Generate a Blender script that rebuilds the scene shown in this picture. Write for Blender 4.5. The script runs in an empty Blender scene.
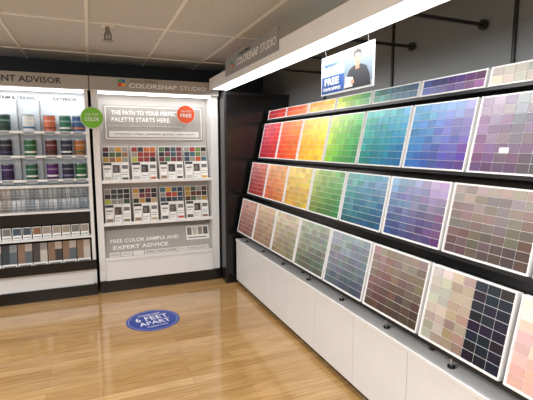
import bpy, math, random
from mathutils import Vector
random.seed(7)
S = bpy.context.scene
try:
    S.view_settings.view_transform = 'Standard'
except Exception: pass

def lin(c):
    o=[]
    for v in c[:3]:
        v=max(0,v)/255.0
        o.append(v/12.92 if v<=0.04045 else ((v+0.055)/1.055)**2.4)
    return tuple(o)+(1.0,)

# ---------------- materials ----------------
def base_mat(name):
    m=bpy.data.materials.new(name); m.use_nodes=True
    return m, m.node_tree, m.node_tree.nodes['Principled BSDF']
def plain(name,c,rough=.5,metal=0,noise=0.04,scale=6,emis=0,spec=.5):
    m,nt,b=base_mat(name)
    b.inputs['Roughness'].default_value=rough; b.inputs['Metallic'].default_value=metal
    b.inputs['Specular IOR Level'].default_value=spec
    n=nt.nodes.new('ShaderNodeTexNoise'); n.inputs['Scale'].default_value=scale
    tc=nt.nodes.new('ShaderNodeTexCoord'); nt.links.new(tc.outputs['Object'],n.inputs['Vector'])
    mx=nt.nodes.new('ShaderNodeMix'); mx.data_type='RGBA'
    l=lin(c); mx.inputs[6].default_value=tuple(x*(1-noise) for x in l[:3])+(1,)
    mx.inputs[7].default_value=tuple(min(1,x*(1+noise)) for x in l[:3])+(1,)
    nt.links.new(n.outputs['Fac'],mx.inputs[0]); nt.links.new(mx.outputs[2],b.inputs['Base Color'])
    if emis:
        b.inputs['Emission Color'].default_value=l; b.inputs['Emission Strength'].default_value=emis
    return m
def vcol(name,rough):
    m,nt,b=base_mat(name); b.inputs['Roughness'].default_value=rough
    a=nt.nodes.new('ShaderNodeAttribute'); a.attribute_name='Col'
    nt.links.new(a.outputs['Color'],b.inputs['Base Color']); return m
M={}
M['print']=vcol('printed_paper',.55)
M['gloss']=vcol('glossy_print',.34)
M['white']=plain('white_laminate',(230,231,232),.3)
M['whitep']=plain('white_plastic',(240,241,242),.35)
M['black']=plain('black_laminate',(17,16,17),.2)
M['blackm']=plain('black_metal',(22,22,23),.4)
M['greige']=plain('greige_panel',(166,163,158),.5)
M['board']=plain('taupe_board',(194,191,187),.5)
M['grey']=plain('grey_sign',(150,151,152),.45)
M['text']=plain('dark_text_ink',(50,50,54),.6)
M['wtext']=plain('white_text_ink',(248,248,248),.5)
M['btext']=plain('blue_text_ink',(15,75,150),.5)
M['light']=plain('lamp_lens',(252,253,255),.5,emis=3)
M['strip']=plain('strip_lens',(250,252,255),.5,emis=3)
M['chrome']=plain('chrome',(150,145,138),.3,metal=1)
M['metal']=plain('tin_metal',(170,172,175),.3,metal=1)
M['glow']=plain('backlit_panel',(205,214,222),.5,emis=.08)

def floor_mat():
    m,nt,b=base_mat('oak_strip_floor'); L=nt.links; N=nt.nodes
    tc=N.new('ShaderNodeTexCoord')
    br=N.new('ShaderNodeTexBrick'); br.offset=.37; br.inputs['Scale'].default_value=1
    br.inputs['Brick Width'].default_value=.92; br.inputs['Row Height'].default_value=.083
    br.inputs['Mortar Size'].default_value=.0011; br.inputs['Mortar Smooth'].default_value=.4
    br.inputs['Bias'].default_value=0
    br.inputs['Color1'].default_value=lin((210,173,118)); br.inputs['Color2'].default_value=lin((186,147,94))
    br.inputs['Mortar'].default_value=lin((134,98,60))
    L.new(tc.outputs['Object'],br.inputs['Vector'])
    mp=N.new('ShaderNodeMapping'); mp.inputs['Scale'].default_value=(1.6,26,1); L.new(tc.outputs['Object'],mp.inputs['Vector'])
    no=N.new('ShaderNodeTexNoise'); no.inputs['Scale'].default_value=2.2; no.inputs['Detail'].default_value=6; no.inputs['Distortion'].default_value=.6
    L.new(mp.outputs['Vector'],no.inputs['Vector'])
    cr=N.new('ShaderNodeValToRGB'); cr.color_ramp.elements[0].position=.3; cr.color_ramp.elements[1].position=.72
    cr.color_ramp.elements[0].color=lin((205,190,170)); cr.color_ramp.elements[1].color=(1,1,1,1)
    L.new(no.outputs['Fac'],cr.inputs['Fac'])
    mx=N.new('ShaderNodeMix'); mx.data_type='RGBA'; mx.blend_type='MULTIPLY'; mx.inputs[0].default_value=.8
    L.new(br.outputs['Color'],mx.inputs[6]); L.new(cr.outputs['Color'],mx.inputs[7]); L.new(mx.outputs[2],b.inputs['Base Color'])
    b.inputs['Roughness'].default_value=.13; b.inputs['Coat Weight'].default_value=.8; b.inputs['Coat Roughness'].default_value=.07
    return m
M['floor']=floor_mat()
def ceil_mat():
    m,nt,b=base_mat('acoustic_tile'); L=nt.links; N=nt.nodes
    tc=N.new('ShaderNodeTexCoord'); no=N.new('ShaderNodeTexNoise'); no.inputs['Scale'].default_value=70; no.inputs['Detail'].default_value=4
    L.new(tc.outputs['Object'],no.inputs['Vector'])
    cr=N.new('ShaderNodeValToRGB'); cr.color_ramp.elements[0].position=.35; cr.color_ramp.elements[1].position=.5
    cr.color_ramp.elements[0].color=lin((193,196,199)); cr.color_ramp.elements[1].color=lin((203,206,209))
    L.new(no.outputs['Fac'],cr.inputs['Fac']); L.new(cr.outputs['Color'],b.inputs['Base Color']); b.inputs['Roughness'].default_value=.9
    return m
M['ceil']=ceil_mat()
M['grid']=plain('ceiling_tbar',(238,240,241),.5)
M['wallb']=plain('slate_wall_paint',(58,64,72),.6)
M['wallr']=plain('grey_wall_laminate',(124,126,127),.4,noise=.08,scale=2)
M['walll']=plain('light_wall_paint',(206,208,210),.7)

# ---------------- mesh builder ----------------
class B:
    def __init__(s): s.v=[];s.f=[];s.c=[];s.m=[];s.mats=[];s.sm=[]
    def mi(s,mat):
        if mat not in s.mats: s.mats.append(mat)
        return s.mats.index(mat)
    def face(s,pts,mat,c=(200,200,200),smooth=False):
        i=len(s.v); s.v+= [tuple(p) for p in pts]; s.f.append(tuple(range(i,i+len(pts)))); s.c.append(lin(c)); s.m.append(s.mi(mat)); s.sm.append(smooth)
    def obox(s,o,u,v,n,w,h,d,mat,c=(200,200,200)):
        o=Vector(o);u=Vector(u)*w;v=Vector(v)*h;n=Vector(n)*d
        p=[o,o+u,o+u+v,o+v,o+n,o+u+n,o+u+v+n,o+v+n]
        i=len(s.v); s.v+=[tuple(q) for q in p]
        for q in ((3,2,1,0),(4,5,6,7),(0,1,5,4),(1,2,6,5),(2,3,7,6),(3,0,4,7)):
            s.f.append(tuple(i+k for k in q)); s.c.append(lin(c)); s.m.append(s.mi(mat)); s.sm.append(False)
    def box(s,a,b,mat,c=(200,200,200)):
        s.obox(a,(1,0,0),(0,1,0),(0,0,1),b[0]-a[0],b[1]-a[1],b[2]-a[2],mat,c)
    def cyl(s,c0,axis,r,h,mat,c=(200,200,200),n=24,r2=None):
        ax=Vector(axis).normalized(); t=Vector((0,0,1)) if abs(ax.z)<.9 else Vector((1,0,0))
        a=ax.cross(t).normalized(); b=ax.cross(a); c0=Vector(c0); r2=r if r2 is None else r2
        R0=[c0+(a*math.cos(2*math.pi*k/n)+b*math.sin(2*math.pi*k/n))*r for k in range(n)]
        R1=[c0+ax*h+(a*math.cos(2*math.pi*k/n)+b*math.sin(2*math.pi*k/n))*r2 for k in range(n)]
        for k in range(n): s.face([R0[k],R0[(k+1)%n],R1[(k+1)%n],R1[k]],mat,c,True)
        s.face(R0[::-1],mat,c); s.face(R1,mat,c)
    def make(s,name,parent=None,bevel=0):
        me=bpy.data.meshes.new(name); me.from_pydata(s.v,[],s.f)
        for m in s.mats: me.materials.append(M[m])
        ca=me.color_attributes.new('Col','FLOAT_COLOR','CORNER')
        for pi,p in enumerate(me.polygons):
            p.material_index=s.m[pi]; p.use_smooth=s.sm[pi]
            for li in p.loop_indices: ca.data[li].color=s.c[pi]
        me.update()
        ob=bpy.data.objects.new(name,me); S.collection.objects.link(ob)
        if parent: ob.parent=parent
        if bevel:
            md=ob.modifiers.new('bevel','BEVEL'); md.width=bevel; md.segments=2; md.limit_method='ANGLE'
        return ob
def empty(name):
    e=bpy.data.objects.new(name,None); S.collection.objects.link(e); e.empty_display_size=.1; return e
def text(body,loc,rot,width,height,mat,parent,name='lettering',ex=.0012,bold=0):
    cu=bpy.data.curves.new('txt','FONT'); cu.body=body; cu.align_x='LEFT'; cu.extrude=ex/2; cu.resolution_u=2; cu.offset=bold
    t=bpy.data.objects.new('t',cu); S.collection.objects.link(t); bpy.context.view_layer.update()
    dg=bpy.context.evaluated_depsgraph_get(); me=bpy.data.meshes.new_from_object(t.evaluated_get(dg))
    bpy.data.objects.remove(t)
    xs=[v.co.x for v in me.vertices]; ys=[v.co.y for v in me.vertices]
    w=max(xs)-min(xs); h=max(ys)-min(ys); cx=(max(xs)+min(xs))/2; cy=(max(ys)+min(ys))/2
    for v in me.vertices:
        v.co.x=(v.co.x-cx)/w*width; v.co.y=(v.co.y-cy)/h*height
    me.materials.clear(); me.materials.append(M[mat])
    ob=bpy.data.objects.new(name,me); S.collection.objects.link(ob); ob.location=loc; ob.rotation_euler=rot; ob.parent=parent
    return ob
RB=(math.pi/2,0,0); RR=(math.pi/2,0,-math.pi/2)
def area(name,loc,rot,sx,sy,power,parent,col=(1,1,1)):
    l=bpy.data.lights.new(name,'AREA'); l.shape='RECTANGLE'; l.size=sx; l.size_y=sy; l.energy=power; l.color=col
    o=bpy.data.objects.new(name,l); S.collection.objects.link(o); o.location=loc; o.rotation_euler=rot; o.parent=parent
    return o

# ---------------- room ----------------
X0,X1,Y0,Y1,ZC=-4.0,2.2,-3.5,5.4,2.56
b=B(); b.box((X0,Y0,-.1),(X1,Y1,0),'floor'); b.make('floor')
b=B(); b.box((X0,Y0,ZC),(X1,Y1,ZC+.1),'ceil'); b.make('ceiling')
b=B(); b.box((X0,Y1,-.1),(X1,Y1+.1,ZC+.1),'wallb'); b.make('wall_back')
b=B(); b.box((X1,Y0,-.1),(X1+.1,Y1+.1,ZC+.1),'wallr'); b.make('wall_right')
b=B(); b.box((X0-.1,Y0,-.1),(X0,Y1+.1,ZC+.1),'walll'); b.make('wall_left')
b=B(); b.box((X0-.1,Y0-.1,-.1),(X1+.1,Y0,ZC+.1),'walll'); b.make('wall_front')
b=B()
x=.02-.61*7
while x<X1:
    if x>X0+.02: b.box((x-.012,Y0,ZC-.008),(x+.012,Y1,ZC+.001),'grid')
    x+=.61
y=4.9-1.22*7
while y<Y1:
    if y>Y0+.02: b.box((X0,y-.012,ZC-.009),(X1,y+.012,ZC+.001),'grid')
    y+=1.22
b.make('trim_ceiling_grid')
b=B()
for y in (-.35,.68,1.705,2.73,3.75):
    b.box((2.188,y-.010,2.02),(2.2,y+.010,ZC-.01),'blackm')
b.make('trim_wall_right_standards')

for i,(x,y) in enumerate([(-1.0,1.3),(-1.0,-1.1),(-3.0,1.3),(-3.0,3.7),(.6,-1.1)]):  # unseen troffers, added on the ceiling out of view to light the room
    e=empty('added_fill_troffer')
    q=B(); q.box((x-.61,y-.3,ZC-.035),(x+.61,y+.3,ZC-.004),'whitep'); q.box((x-.57,y-.26,ZC-.04),(x+.57,y+.26,ZC-.035),'strip'); q.make('housing',e)
    area('tube',(x,y,ZC-.05),(0,0,0),1.1,.5,45,e)

# ---------------- base cabinet ----------------
e=empty('base_cabinet'); CY0,CY1=-.38,4.52
q=B(); q.box((1.525,CY0,.05),(2.19,CY1,.515),'greige'); q.box((1.545,CY0,0),(2.19,CY1,.05),'black'); q.make('carcass',e)
q=B(); q.box((1.495,CY0,.515),(2.19,CY1,.54),'white'); q.make('countertop',e,.003)
q=B()
edges=[4.52,4.14,3.65,3.15,2.66,2.16,1.66,1.16,.66,.16,-.38]
for a,c in zip(edges[:-1],edges[1:]): q.box((1.503,c+.002,.055),(1.524,a-.002,.511),'white')
q.make('door_fronts',e,.0015)

# ---------------- colour chip rack ----------------
rack=empty('paint_chip_rack')
rows={'T':((1.884,1.896),(1.905,1.997)),'A':((1.77,1.467),(1.85,1.848)),'B':((1.632,1.067),(1.70,1.417)),'C':((1.506,.638),(1.583,1.008))}
gy=((200,192,186),(140,136,132),(205,196,184),(158,150,140))
pal={
'T':[((190,30,50),(205,50,45),(190,50,60),(215,60,45)),((225,70,30),(235,110,30),(230,90,45),(240,130,45)),((240,150,25),(240,185,30),(240,160,45),(240,195,50)),
     ((180,200,50),(50,145,70),(200,210,70),(80,160,90)),((20,120,110),(25,70,110),(60,150,130),(40,95,130)),((50,60,130),(85,45,95),(90,105,165),(125,85,130)),
     gy,gy,gy,gy,gy],
'A':[((214,112,138),(225,82,86),(182,32,60),(200,42,45)),((243,132,100),(246,147,82),(220,62,38),(231,98,28)),((248,195,92),(247,220,92),(240,162,38),(242,200,35)),
     ((197,219,108),(108,193,118),(140,195,55),(35,145,78)),((100,200,190),(92,190,222),(15,134,130),(22,106,162)),((110,174,220),(162,165,210),(42,106,176),(92,64,142)),
     ((166,158,180),(156,155,158),(110,82,118),(84,84,90)),gy,gy,gy,gy],
'B':[((212,148,146),(209,134,118),(148,48,56),(166,60,48)),((231,174,136),(236,183,133),(200,92,58),(205,124,60)),((236,204,131),(229,213,131),(208,158,72),(196,171,70)),
     ((187,205,135),(131,182,131),(120,143,62),(54,120,74)),((124,179,179),(124,163,191),(44,105,114),(38,86,125)),((143,169,205),(174,160,196),(54,78,124),(86,60,100)),
     ((168,157,157),(150,143,135),(92,78,78),(78,68,58)),gy,gy,gy,gy],
'C':[((206,166,156),(197,156,142),(146,100,94),(136,90,84)),((210,184,162),(205,182,156),(156,121,98),(147,121,98)),((210,200,173),(200,194,173),(147,131,103),(123,121,95)),
     ((174,182,163),(157,169,160),(99,106,87),(83,95,90)),((161,172,182),(148,160,172),(86,99,111),(68,77,92)),((162,147,141),(147,133,124),(90,65,60),(65,51,46)),
     ((205,200,190),(60,60,75),(160,145,125),(25,30,50)),((243,222,218),(243,222,165),(230,182,172),(238,205,132)),gy,gy,gy]}
def mixc(a,c,t): return tuple(a[k]*(1-t)+c[k]*t for k in range(3))
U=Vector((0,-1,0))
NX=7; PIT=.482; YF=4.492
for rk,((xb,zb),(xt,zt)) in rows.items():
    d=Vector((xt-xb,0,zt-zb)); Lh=d.length; V=d/Lh; N=Vector((-V.z,0,V.x))
    NZ=2 if rk=='T' else 8
    q=B(); ch=B()
    for i in range(10):
        y1=YF-PIT*i; w=PIT-.021
        o=Vector((xb,y1-.010,zb))
        q.obox(o-N*.032,U,V,N,w,Lh,.030,'whitep')
        q.obox(o-N*.002,U,V,N,.007,Lh,.006,'whitep'); q.obox(o-N*.002+U*(w-.007),U,V,N,.007,Lh,.006,'whitep')
        q.obox(o-N*.002+U*.007,U,V,N,w-.014,.007,.008,'whitep')
        cw=(w-.020)/NX; chh=(Lh-.016)/NZ
        TL,TR,BL,BR=pal[rk][i]
        for r in range(NZ):
            for c in range(NX):
                tu=c/(NX-1); tv=r/max(1,NZ-1)
                col=mixc(mixc(BL,BR,tu),mixc(TL,TR,tu),tv)
                if rk=='C' and i==6:
                    col=mixc((168,158,143),(200,197,188),tv) if c<2 else (mixc((146,128,108),(182,172,157),tv) if c<4 else mixc((12,16,34),(44,44,56),tv))
                j=random.uniform(-.09,.09)
                col=tuple(max(4,min(250,x*(1+j)+random.uniform(-8,8))) for x in col)
                ch.obox(o+U*(.010+c*cw+.0018)+V*(.009+r*chh+.0016)-N*.002,U,V,N,cw-.0036,chh-.0032,.003,'gloss',col)
        if rk=='A' and i==6:
            ch.obox(o+U*.16+V*.10+N*.0015,U,V,N,.05,.028,.001,'print',(238,238,236))
    q.make('white_trays_'+rk,rack); ch.make('colour_chips_'+rk,rack)
    q=B(); o=Vector((xb,4.50,zb))
    q.obox(o-V*.020-N*.055,U,V,N,4.85,.017,.060,'blackm')
    q.make('shelf_rail_'+rk,rack)
q=B()
p0=Vector((1.575,4.50,.62)); p1=Vector((1.955,4.50,1.985)); V=(p1-p0).normalized(); N=Vector((-V.z,0,V.x))
q.obox(p0-N*.03,U,V,N,4.85,(p1-p0).length,.02,'black')
for y in [4.49,3.06,1.60,.10]:
    q.face([(1.59,y,.541),(1.62,y,.541),(2.0,y,1.985),(1.96,y,1.985)],'blackm'); q.face([(1.59,y-.02,.541),(1.96,y-.02,1.985),(2.0,y-.02,1.985),(1.62,y-.02,.541)],'blackm')
    q.face([(1.59,y,.541),(1.96,y,1.985),(1.96,y-.02,1.985),(1.59,y-.02,.541)],'blackm')
q.make('backing_board',rack)
q=B()
for i in range(9):
    y=4.36-PIT*i-.05
    q.cyl((1.555,y,.5405),(0,0,1),.018,.010,'blackm'); q.cyl((1.555,y,.55),(0,0,1),.008,.085,'metal',n=12)
q.make('support_legs',rack)

# ---------------- canopy lights ----------------
can=empty('canopy_light_fixture')
q=B(); q.box((1.27,-.4,2.232),(1.44,4.69,2.335),'white'); q.box((1.262,-.4,2.215),(1.270,4.69,2.34),'whitep'); q.box((1.44,-.4,2.215),(1.447,4.69,2.30),'whitep')
q.make('canopy_body',can)
q=B()
yy=[4.66,3.72,2.5,1.52,.3,-.4]
for a,c in zip(yy[:-1],yy[1:]):
    q.box((1.285,c+.02,2.222),(1.428,a-.02,2.231),'light')
    area('tube',(1.357,(a+c)/2,2.214),(0,math.radians(-14),0),.12,abs(a-c)-.1,6.8,can)
q.make('lens',can)
q=B()
for y in (3.7,3.1,2.5,1.9,1.3,.1):
    q.cyl((1.448,y,2.31),(1,0,0),.011,.735,'blackm',n=14); q.cyl((2.165,y,2.31),(1,0,0),.03,.018,'blackm'); q.cyl((1.448,y,2.31),(1,0,0),.018,.03,'blackm')
q.make('wall_arms',can)
hs=empty('studio_header_sign')
q=B(); q.box((1.252,2.8,2.27),(1.2615,4.05,2.435),'grey'); q.make('panel',hs,.002)
text('COLORSNAP',(1.250,3.44,2.345),RR,.54,.062,'wtext',hs,bold=.01); text('STUDIO',(1.250,2.98,2.345),RR,.3,.062,'wtext',hs)
text('Sherwin Williams',(1.250,3.5,2.405),RR,.3,.024,'text',hs)
q=B()
for k,c in enumerate([(220,60,50),(240,170,40),(80,160,80),(40,110,180)]): q.box((1.250,3.80+.032*(k%2),2.32+.03*(k//2)),(1.252,3.828+.032*(k%2),2.346+.03*(k//2)),'print',c)
q.make('emblem',hs)

# hanging sign : printed photo of a person, blue caption area
hg=empty('hanging_sample_sign')
q=B(); XS=1.455
q.box((XS,1.965,1.93),(XS+.006,2.535,2.175),'print',(200,206,212))
q.box((XS-.001,1.975,1.94),(XS,2.525,2.165),'print',(104,120,134))
q.box((XS-.0014,2.26,1.94),(XS-.001,2.525,2.045),'print',(20,72,140))
q.box((XS-.0014,2.26,2.045),(XS-.001,2.525,2.165),'print',(150,172,192))
q.box((XS-.0014,2.02,2.10),(XS-.0011,2.07,2.15),'print',(170,182,190))
q.box((XS-.0014,1.975,1.94),(XS-.001,2.26,1.965),'print',(160,160,158))
q.make('panel',hg)
text('FREE',(XS-.003,2.40,2.012),RR,.17,.042,'wtext',hg,bold=.02); text('COLOR SAMPLES',(XS-.003,2.40,1.965),RR,.21,.02,'wtext',hg)
text('samples',(XS-.003,2.41,2.115),RR,.17,.034,'btext',hg,bold=.01)
q=B()
def flat(q,pts,x,c): q.face([(x,y,z) for y,z in pts],'print',c)
def disc(q,cy,cz,ry,rz,x,c,n=20): flat(q,[(cy-ry*math.cos(2*math.pi*k/n),cz+rz*math.sin(2*math.pi*k/n)) for k in range(n)],x,c)
flat(q,[(2.25,1.941),(2.235,2.0),(2.205,2.048),(2.16,2.068),(2.08,2.068),(2.03,2.05),(2.0,2.0),(1.985,1.941)],XS-.002,(30,33,42))
flat(q,[(2.138,2.045),(2.138,2.085),(2.100,2.085),(2.100,2.045)],XS-.0021,(160,112,88))
disc(q,2.119,2.108,.034,.043,XS-.0022,(182,130,102)); flat(q,[(2.156,2.105),(2.155,2.145),(2.12,2.160),(2.084,2.147),(2.082,2.10),(2.094,2.132),(2.137,2.137)],XS-.0026,(32,22,18))
for dy in (-.012,.014): disc(q,2.119+dy,2.112,.0045,.0035,XS-.003,(30,22,20),8)
flat(q,[(2.130,2.086),(2.108,2.086),(2.111,2.081),(2.127,2.081)],XS-.003,(130,55,50))
flat(q,[(2.25,1.95),(2.24,2.015),(2.16,2.005),(2.165,1.95)],XS-.0028,(190,192,194))
flat(q,[(2.185,1.965),(2.182,1.990),(2.155,1.994),(2.145,1.970)],XS-.0031,(182,130,102))
q.make('printed_figure',hg)
q=B()
for y in (2.02,2.48): q.cyl((XS+.003,y,2.176),(-.25,0,1),.0018,.045,'metal',n=8)
q.make('wires',hg)

# ---------------- black partition ----------------
q=B(); q.box((1.40,4.58,0),(2.19,5.39,2.2),'black'); q.box((1.392,4.565,0),(1.42,4.58,2.2),'blackm'); q.box((1.42,4.568,2.17),(2.19,4.58,2.2),'blackm'); q.make('black_partition_cabinet',None,.003)

# ---------------- brochure display ----------------
bd=empty('brochure_display_stand')
q=B()
q.box((.03,4.80,.13),(.095,5.2,2.17),'white'); q.box((1.30,4.80,.13),(1.385,5.2,2.17),'white')
q.box((.095,5.0,.13),(1.30,5.02,2.17),'board'); q.make('frame',bd,.003)
q=B(); q.box((.02,4.755,2.17),(1.385,5.2,2.31),'greige'); q.box((.02,4.75,2.165),(1.385,4.757,2.175),'whitep'); q.make('header',bd,.003)
q=B(); q.box((.03,4.78,0),(1.385,5.2,.13),'black'); q.make('kick_plate',bd)
q=B(); q.box((.10,4.80,2.145),(1.295,4.86,2.168),'strip'); q.make('strip_light',bd)
area('tube',(.7,4.83,2.135),(math.radians(6),0,0),1.15,.05,3.0,bd)
q=B()
for z in (1.20,.735): 
    q.box((.096,4.80,z),(1.299,5.0,z+.014),'whitep'); q.box((.096,4.795,z),(1.299,4.803,z+.035),'whitep')
q.obox((.096,4.82,.37),(1,0,0),Vector((0,.10,.30)).normalized(),Vector((0,-.30,.10)).normalized(),1.203,.31,.008,'greige')
q.box((.096,4.78,.13),(1.299,5.0,.37),'white'); q.box((.096,4.765,.355),(1.299,4.80,.385),'white')
q.make('shelves',bd,.002)
text('COLORSNAP',(.66,4.752,2.232),RB,.50,.046,'wtext',bd,bold=.015); text('STUDIO',(1.09,4.752,2.232),RB,.29,.046,'wtext',bd); text('Sherwin Williams',(.56,4.752,2.282),RB,.28,.022,'text',bd)
q=B()
for k,c in enumerate([(220,60,50),(240,170,40),(80,160,80),(40,110,180)]): q.box((.30+.036*(k%2),4.751,2.22+.038*(k//2)),(.332+.036*(k%2),4.754,2.254+.038*(k//2)),'print',c)
q.make('emblem',bd)
q=B(); q.box((.15,4.985,1.66),(1.25,5.0,2.05),'print',(158,155,150)); 
for a in ((.165,1.675,1.235,1.683),(.165,2.027,1.235,2.035),(.165,1.675,.173,2.035),(1.227,1.675,1.235,2.035)): q.box((a[0],4.983,a[1]),(a[2],4.986,a[3]),'print',(245,245,242))
q.box((.20,4.983,1.70),(1.2,4.986,1.765),'print',(222,222,220))
q.make('message_panel',bd)
text('THE PATH TO YOUR PERFECT',(.6,4.982,1.965),RB,.74,.048,'wtext',bd,bold=.02); text('PALETTE STARTS HERE.',(.55,4.982,1.89),RB,.64,.05,'wtext',bd,bold=.02)
text('Find the color collections and tools that help you choose',(.6,4.982,1.82),RB,.8,.02,'wtext',bd); text('swatches  chips  samples  guides  inspiration',(.7,4.981,1.733),RB,.9,.022,'text',bd)
lr=(math.radians(72),0,0)
text('FREE COLOR SAMPLE AND',(.53,4.8645,.55),lr,.75,.042,'wtext',bd,bold=.015); text('EXPERT ADVICE',(.48,4.841,.48),lr,.6,.042,'wtext',bd,bold=.015)

def card(q,x,z,w,h,y,cells,lean=.10,t=.003,mat='print',bg=(240,240,238)):
    V=Vector((0,lean,1)).normalized(); N=Vector((0,-1,lean)).normalized(); Ux=Vector((1,0,0))
    o=Vector((x,y,z)); q.obox(o-N*t,Ux,V,N,w,h,t,mat,bg)
    for (u0,v0,u1,v1,c) in cells: q.obox(o+Ux*(u0*w)+V*(v0*h),Ux,V,N,(u1-u0)*w,(v1-v0)*h,.0006,mat,c)
sw=[[(80,50,35),(140,100,70),(170,135,50),(75,95,55),(200,140,45),(95,45,35)],
    [(45,75,45),(180,180,70),(140,45,35),(190,105,45),(50,60,60),(110,100,35)],
    [(55,85,95),(110,50,60),(190,165,130),(45,45,45),(180,135,60),(75,115,75)],
    [(160,45,35),(215,160,40),(55,95,110),(105,130,65),(190,75,40),(45,65,85)]]
q=B()
xs=[.115,.415,.715,1.005]
for r,zs in enumerate((1.216,.751)):
    for g,x in enumerate(xs):
        pal4=sw[(g+r)%4]
        cells=[]
        for c in range(4):
            for k in range(3):
                cc=random.choice(pal4+[(150,145,138),(35,33,32)])
                cells.append((.02+c*.245,.55+k*.148,.02+c*.245+.228,.55+k*.148+.136,cc))
        card(q,x,zs,.27,.38,4.90,cells,.12)
        cells=[(.0,.86,1,1,(60,62,66)),(.12,.62,.88,.72,(150,150,150)),(.12,.50,.7,.54,(170,170,170)),(.1,.08,.9,.25,random.choice([(190,186,175),(150,125,100),(90,90,94)]))]
        card(q,x+.003,zs,.085,.205,4.855,cells,.14)
        for m in range(2):
            ph=random.choice([(50,52,56),(80,75,70),(75,58,46)])
            cells=[(.06,.48,.94,.92,ph),(.2,.55,.6,.8,mixc(ph,(235,235,235),.6)),(.12,.28,.85,.32,(150,150,150)),(.12,.14,.6,.18,(170,170,170))]
            if m: cells=[(.12,.66,.88,.86,(110,112,116)),(.12,.46,.88,.50,(165,165,165)),(.12,.34,.88,.38,(165,165,165)),(.12,.08,.88,.2,random.choice(pal4))]
            card(q,x+.096+m*.090,zs,.082,.195+.010*m,4.86,cells,.14)
q.make('colour_brochures')
q=B()
card(q,1.0,.50,.27,.16,4.848,[(.04+k*.24,.35,.04+k*.24+.20,.92,[(120,120,118),(190,188,180),(150,140,128),(90,90,95)][k]) for k in range(4)]+[(.06,.1,.9,.2,(140,140,140))],.34,t=.006)
for k in range(9): card(q,.14+k*.125,.386,.11,.045,4.812,[(.06,.15,.94,.85,random.choice([(205,200,190),(225,222,216),(190,184,174),(215,208,192),(175,172,166)]))],.33)
q.make('sample_cards',bd)

for nm,x,z,y,r,c,tx in (('round_tag_sign',1.02,1.955,4.84,.10,(235,92,38),'FREE'),('round_tag_sign',.03,1.885,4.70,.105,(118,192,48),'COLOR')):
    e=empty(nm); q=B(); q.cyl((x,y,z),(0,-1,0),r,.004,'print',c,n=40); q.cyl((x,y,z),(0,-1,0),r+.004,.002,'whitep',n=40)
    q.box((x-.01,y+.001,z-.008),(x+.01,(4.982 if x>.5 else 4.799),z+.008),'whitep'); q.make('disc',e)
    text('CHAT WITH' if x>.5 else 'ASK FOR',(x,y-.006,z+.034),RB,r*1.2,.022,'wtext',e); text(tx,(x,y-.006,z-.012),RB,r*1.3,.04,'wtext',e,bold=.02)

# ---------------- paint product display ----------------
pd=empty('paint_product_display'); XL,XR=-1.22,.0
q=B()
q.box((XL,4.80,.12),(XL+.05,5.2,2.17),'white'); q.box((XR-.035,4.80,.12),(XR,5.2,2.17),'white')
q.box((XL+.05,5.0,.12),(XR-.035,5.02,2.17),'white'); q.make('frame',pd,.003)
q=B(); q.box((XL,4.755,2.17),(XR+.012,5.2,2.31),'greige'); q.box((XL,4.75,2.165),(XR+.012,4.757,2.175),'whitep'); q.make('header',pd,.003)
text('PAINT ADVISOR',(-.555,4.752,2.245),RB,.64,.06,'text',pd,bold=.015)
q=B(); q.box((XL,4.76,0),(XR,5.2,.12),'black'); q.make('kick_plate',pd)
q=B(); q.box((XL+.06,4.80,2.145),(XR-.04,4.86,2.168),'strip'); q.make('strip_light',pd)
area('tube',(-.6,4.83,2.135),(math.radians(6),0,0),1.1,.05,3.0,pd)
q=B(); q.box((XL+.05,4.985,1.2),(XR-.035,5.0,2.14),'glow'); q.make('backlit_panel',pd)
text('TRIM & CEILING',(-.66,4.983,2.085),RB,.32,.03,'text',pd,bold=.015); text('EXTERIOR',(-.22,4.983,2.085),RB,.22,.03,'text',pd,bold=.015)
q=B()
rowz=(1.745,1.50,1.255)
for z in rowz:
    q.box((XL+.05,4.86,z-.010),(XR-.035,4.985,z),'grey'); q.box((XL+.05,4.855,z-.020),(XR-.035,4.86,z+.004),'whitep')
for x in (-.66,-.46,): q.box((x-.003,4.90,1.24),(x+.003,4.985,2.06),'grey')
q.box((XL+.05,4.85,.905),(XR-.035,5.0,.925),'white'); q.box((XL+.05,4.84,1.175),(XR-.035,5.0,1.20),'white')
q.box((XL+.05,4.80,.63),(XR-.035,5.0,.645),'white')
q.box((XL+.05,4.78,.12),(XR-.035,5.0,.34),'white')
q.box((XL+.05,4.93,.645),(XR-.035,5.0,.905),'black')
q.box((XL,4.72,.335),(XR,4.99,.352),'black'); q.box((XL,4.715,.30),(XR,4.722,.40),'black'); q.box((XL+.05,4.96,.35),(XR-.035,4.99,.63),'black')
for z in rowz:
    for x in (-1.09,-.93,-.78,-.565,-.375,-.23,-.105):
        q.box((x-.048,4.852,z-.035),(x+.048,4.8545,z+.002),'print',(170,178,184)); q.box((x-.04,4.8515,z-.02),(x+.04,4.852,z-.014),'print',(80,85,90))
q.make('shelves',pd,.0)

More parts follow.
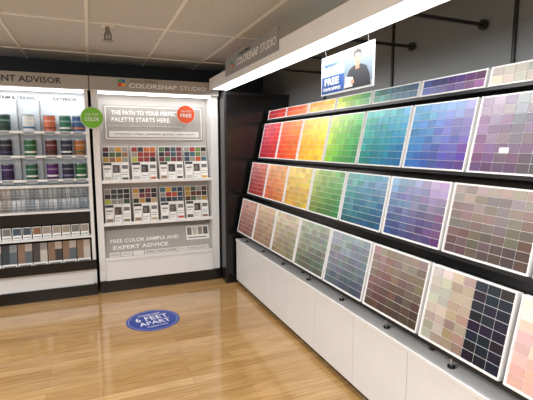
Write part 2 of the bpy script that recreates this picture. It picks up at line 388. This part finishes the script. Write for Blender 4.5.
q=B()
cx=[-1.09,-.93,-.78,-.565,-.375,-.23,-.105]
W=(225,228,228)
cc=[[((20,72,44),W),((190,60,40),W),((10,60,50),(20,30,30)),((205,210,212),(40,100,150)),((190,100,70),(110,50,35)),((30,105,80),W),((40,80,130),(200,110,40))],
    [((50,50,50),W),((30,70,120),W),((15,15,38),(60,60,110)),((30,95,50),W),((90,25,30),(30,20,20)),((24,24,60),W),((160,95,35),(40,90,60))],
    [((50,50,50),W),((30,70,120),W),((45,20,80),(20,15,30)),((25,85,60),W),((78,24,98),W),((25,24,52),(120,120,160)),((25,92,45),W)]]
for r,z in enumerate(rowz):
    for k,x in enumerate(cx):
        rr=.056; y=4.920; c,a=cc[r][k]; hgt=.150
        q.cyl((x,y,z+.001),(0,0,1),rr,.006,'metal'); q.cyl((x,y,z+.007),(0,0,1),rr*.97,hgt,'gloss',c)
        q.cyl((x,y,z+.030),(0,0,1),rr*.985,.018,'gloss',a); q.cyl((x,y,z+.10),(0,0,1),rr*.985,.014,'gloss',mixc(c,W,.5))
        q.cyl((x,y,z+.007+hgt),(0,0,1),rr,.008,'metal'); q.cyl((x,y,z+.0155+hgt),(0,0,1),rr*.8,.003,'metal')
        q.cyl((x-rr+.002,y,z+.13),(-1,0,0),.006,.004,'metal',n=10); q.cyl((x+rr-.002,y,z+.13),(1,0,0),.006,.004,'metal',n=10)
q.make('paint_cans',None)
q=B()
n=26
for k in range(n):
    x=XL+.07+k*(1.10/n)
    for r in range(2):
        base=mixc((205,213,221),(110,127,145),random.random()*.9) if k>8 else mixc((220,217,210),(155,150,145),random.random())
        cells=[(0,j*.25,1,j*.25+.23,tuple(v*(1-.11*(3-j)) for v in base)) for j in range(4)]
        card(q,x,.93+r*.12,1.10/n-.006,.113,4.93,cells,.05)
q.make('colour_strip_cards')
q=B()
for k in range(12):
    x=XL+.08+k*.091
    c=random.choice([(110,110,110),(60,75,90),(150,140,125),(45,45,45),(130,90,60)])
    card(q,x,.647,.08,.12,4.87,[(0.05,.35,.95,.95,c),(.1,.1,.9,.2,(150,150,150))],.1)
for k in range(8):
    x=XL+.07+k*.138
    c=random.choice([(60,48,42),(130,102,78),(35,40,46),(165,160,150),(95,70,45)])
    c2=random.choice([(190,185,175),(80,92,98),(45,34,26)])
    card(q,x,.355,.13,.25,4.80,[(0,.22,.5,1,c),(.5,.22,1,.7,c2),(.5,.7,1,1,mixc(c,(230,230,230),.5)),(.1,.06,.9,.15,(120,120,120))],.25)
q.make('leaflets')

# ---------------- floor decal ----------------
fd=empty('round_floor_decal'); q=B(); q.cyl((.46,3.84,.0005),(0,0,1),.24,.0012,'gloss',(20,58,152),n=64)
def ring(q,cx,cy,z,r0,r1,c,n=64):
    for k in range(n):
        a0=2*math.pi*k/n;a1=2*math.pi*(k+1)/n
        q.face([(cx+r0*math.cos(a0),cy+r0*math.sin(a0),z),(cx+r1*math.cos(a0),cy+r1*math.sin(a0),z),(cx+r1*math.cos(a1),cy+r1*math.sin(a1),z),(cx+r0*math.cos(a1),cy+r0*math.sin(a1),z)],'gloss',c)
ring(q,.46,3.84,.0022,.217,.221,(200,210,230)); q.make('disc',fd)
rz=math.radians(8)
for s,(dx,dy),w,h in (('PLEASE KEEP',(0,.135),.2,.03),('6 FEET',(0,.05),.30,.09),('APART',(0,-.06),.28,.075),('THANK YOU',(0,-.145),.18,.026)):
    px=dx*math.cos(rz)-dy*math.sin(rz); py=dx*math.sin(rz)+dy*math.cos(rz)
    text(s,(.46+px,3.84+py,.003),(0,0,rz),w,h,'wtext',fd,ex=.0008)

# ---------------- sprinkler ----------------
q=B(); sx,sy=.175,3.75
q.cyl((sx,sy,ZC-.004),(0,0,-1),.055,.006,'whitep'); q.cyl((sx,sy,ZC-.010),(0,0,-1),.018,.045,'chrome',n=16); q.cyl((sx,sy,ZC-.055),(0,0,-1),.028,.014,'chrome',n=6)
for dx in (-.022,.022): q.cyl((sx+dx,sy,ZC-.065),(0,0,-1),.007,.042,'chrome',n=8)
q.cyl((sx,sy,ZC-.067),(0,0,-1),.006,.038,'chrome',n=8,r2=.004); q.cyl((sx,sy,ZC-.105),(0,0,-1),.026,.007,'chrome',n=10,r2=.010); q.cyl((sx,sy,ZC-.115),(0,0,-1),.042,.004,'chrome',n=18)
q.make('fire_sprinkler')

w=bpy.data.worlds.new('World'); S.world=w; w.use_nodes=True
w.node_tree.nodes['Background'].inputs[0].default_value=(.8,.85,.9,1); w.node_tree.nodes['Background'].inputs[1].default_value=.3

c=bpy.data.cameras.new('Camera'); co=bpy.data.objects.new('Camera',c); S.collection.objects.link(co)
c.sensor_width=36; c.lens=36*420/533; c.clip_start=.05
co.location=(0,0,1.6); co.rotation_euler=(math.radians(90-7.33),0,math.radians(-22.6))
S.camera=co
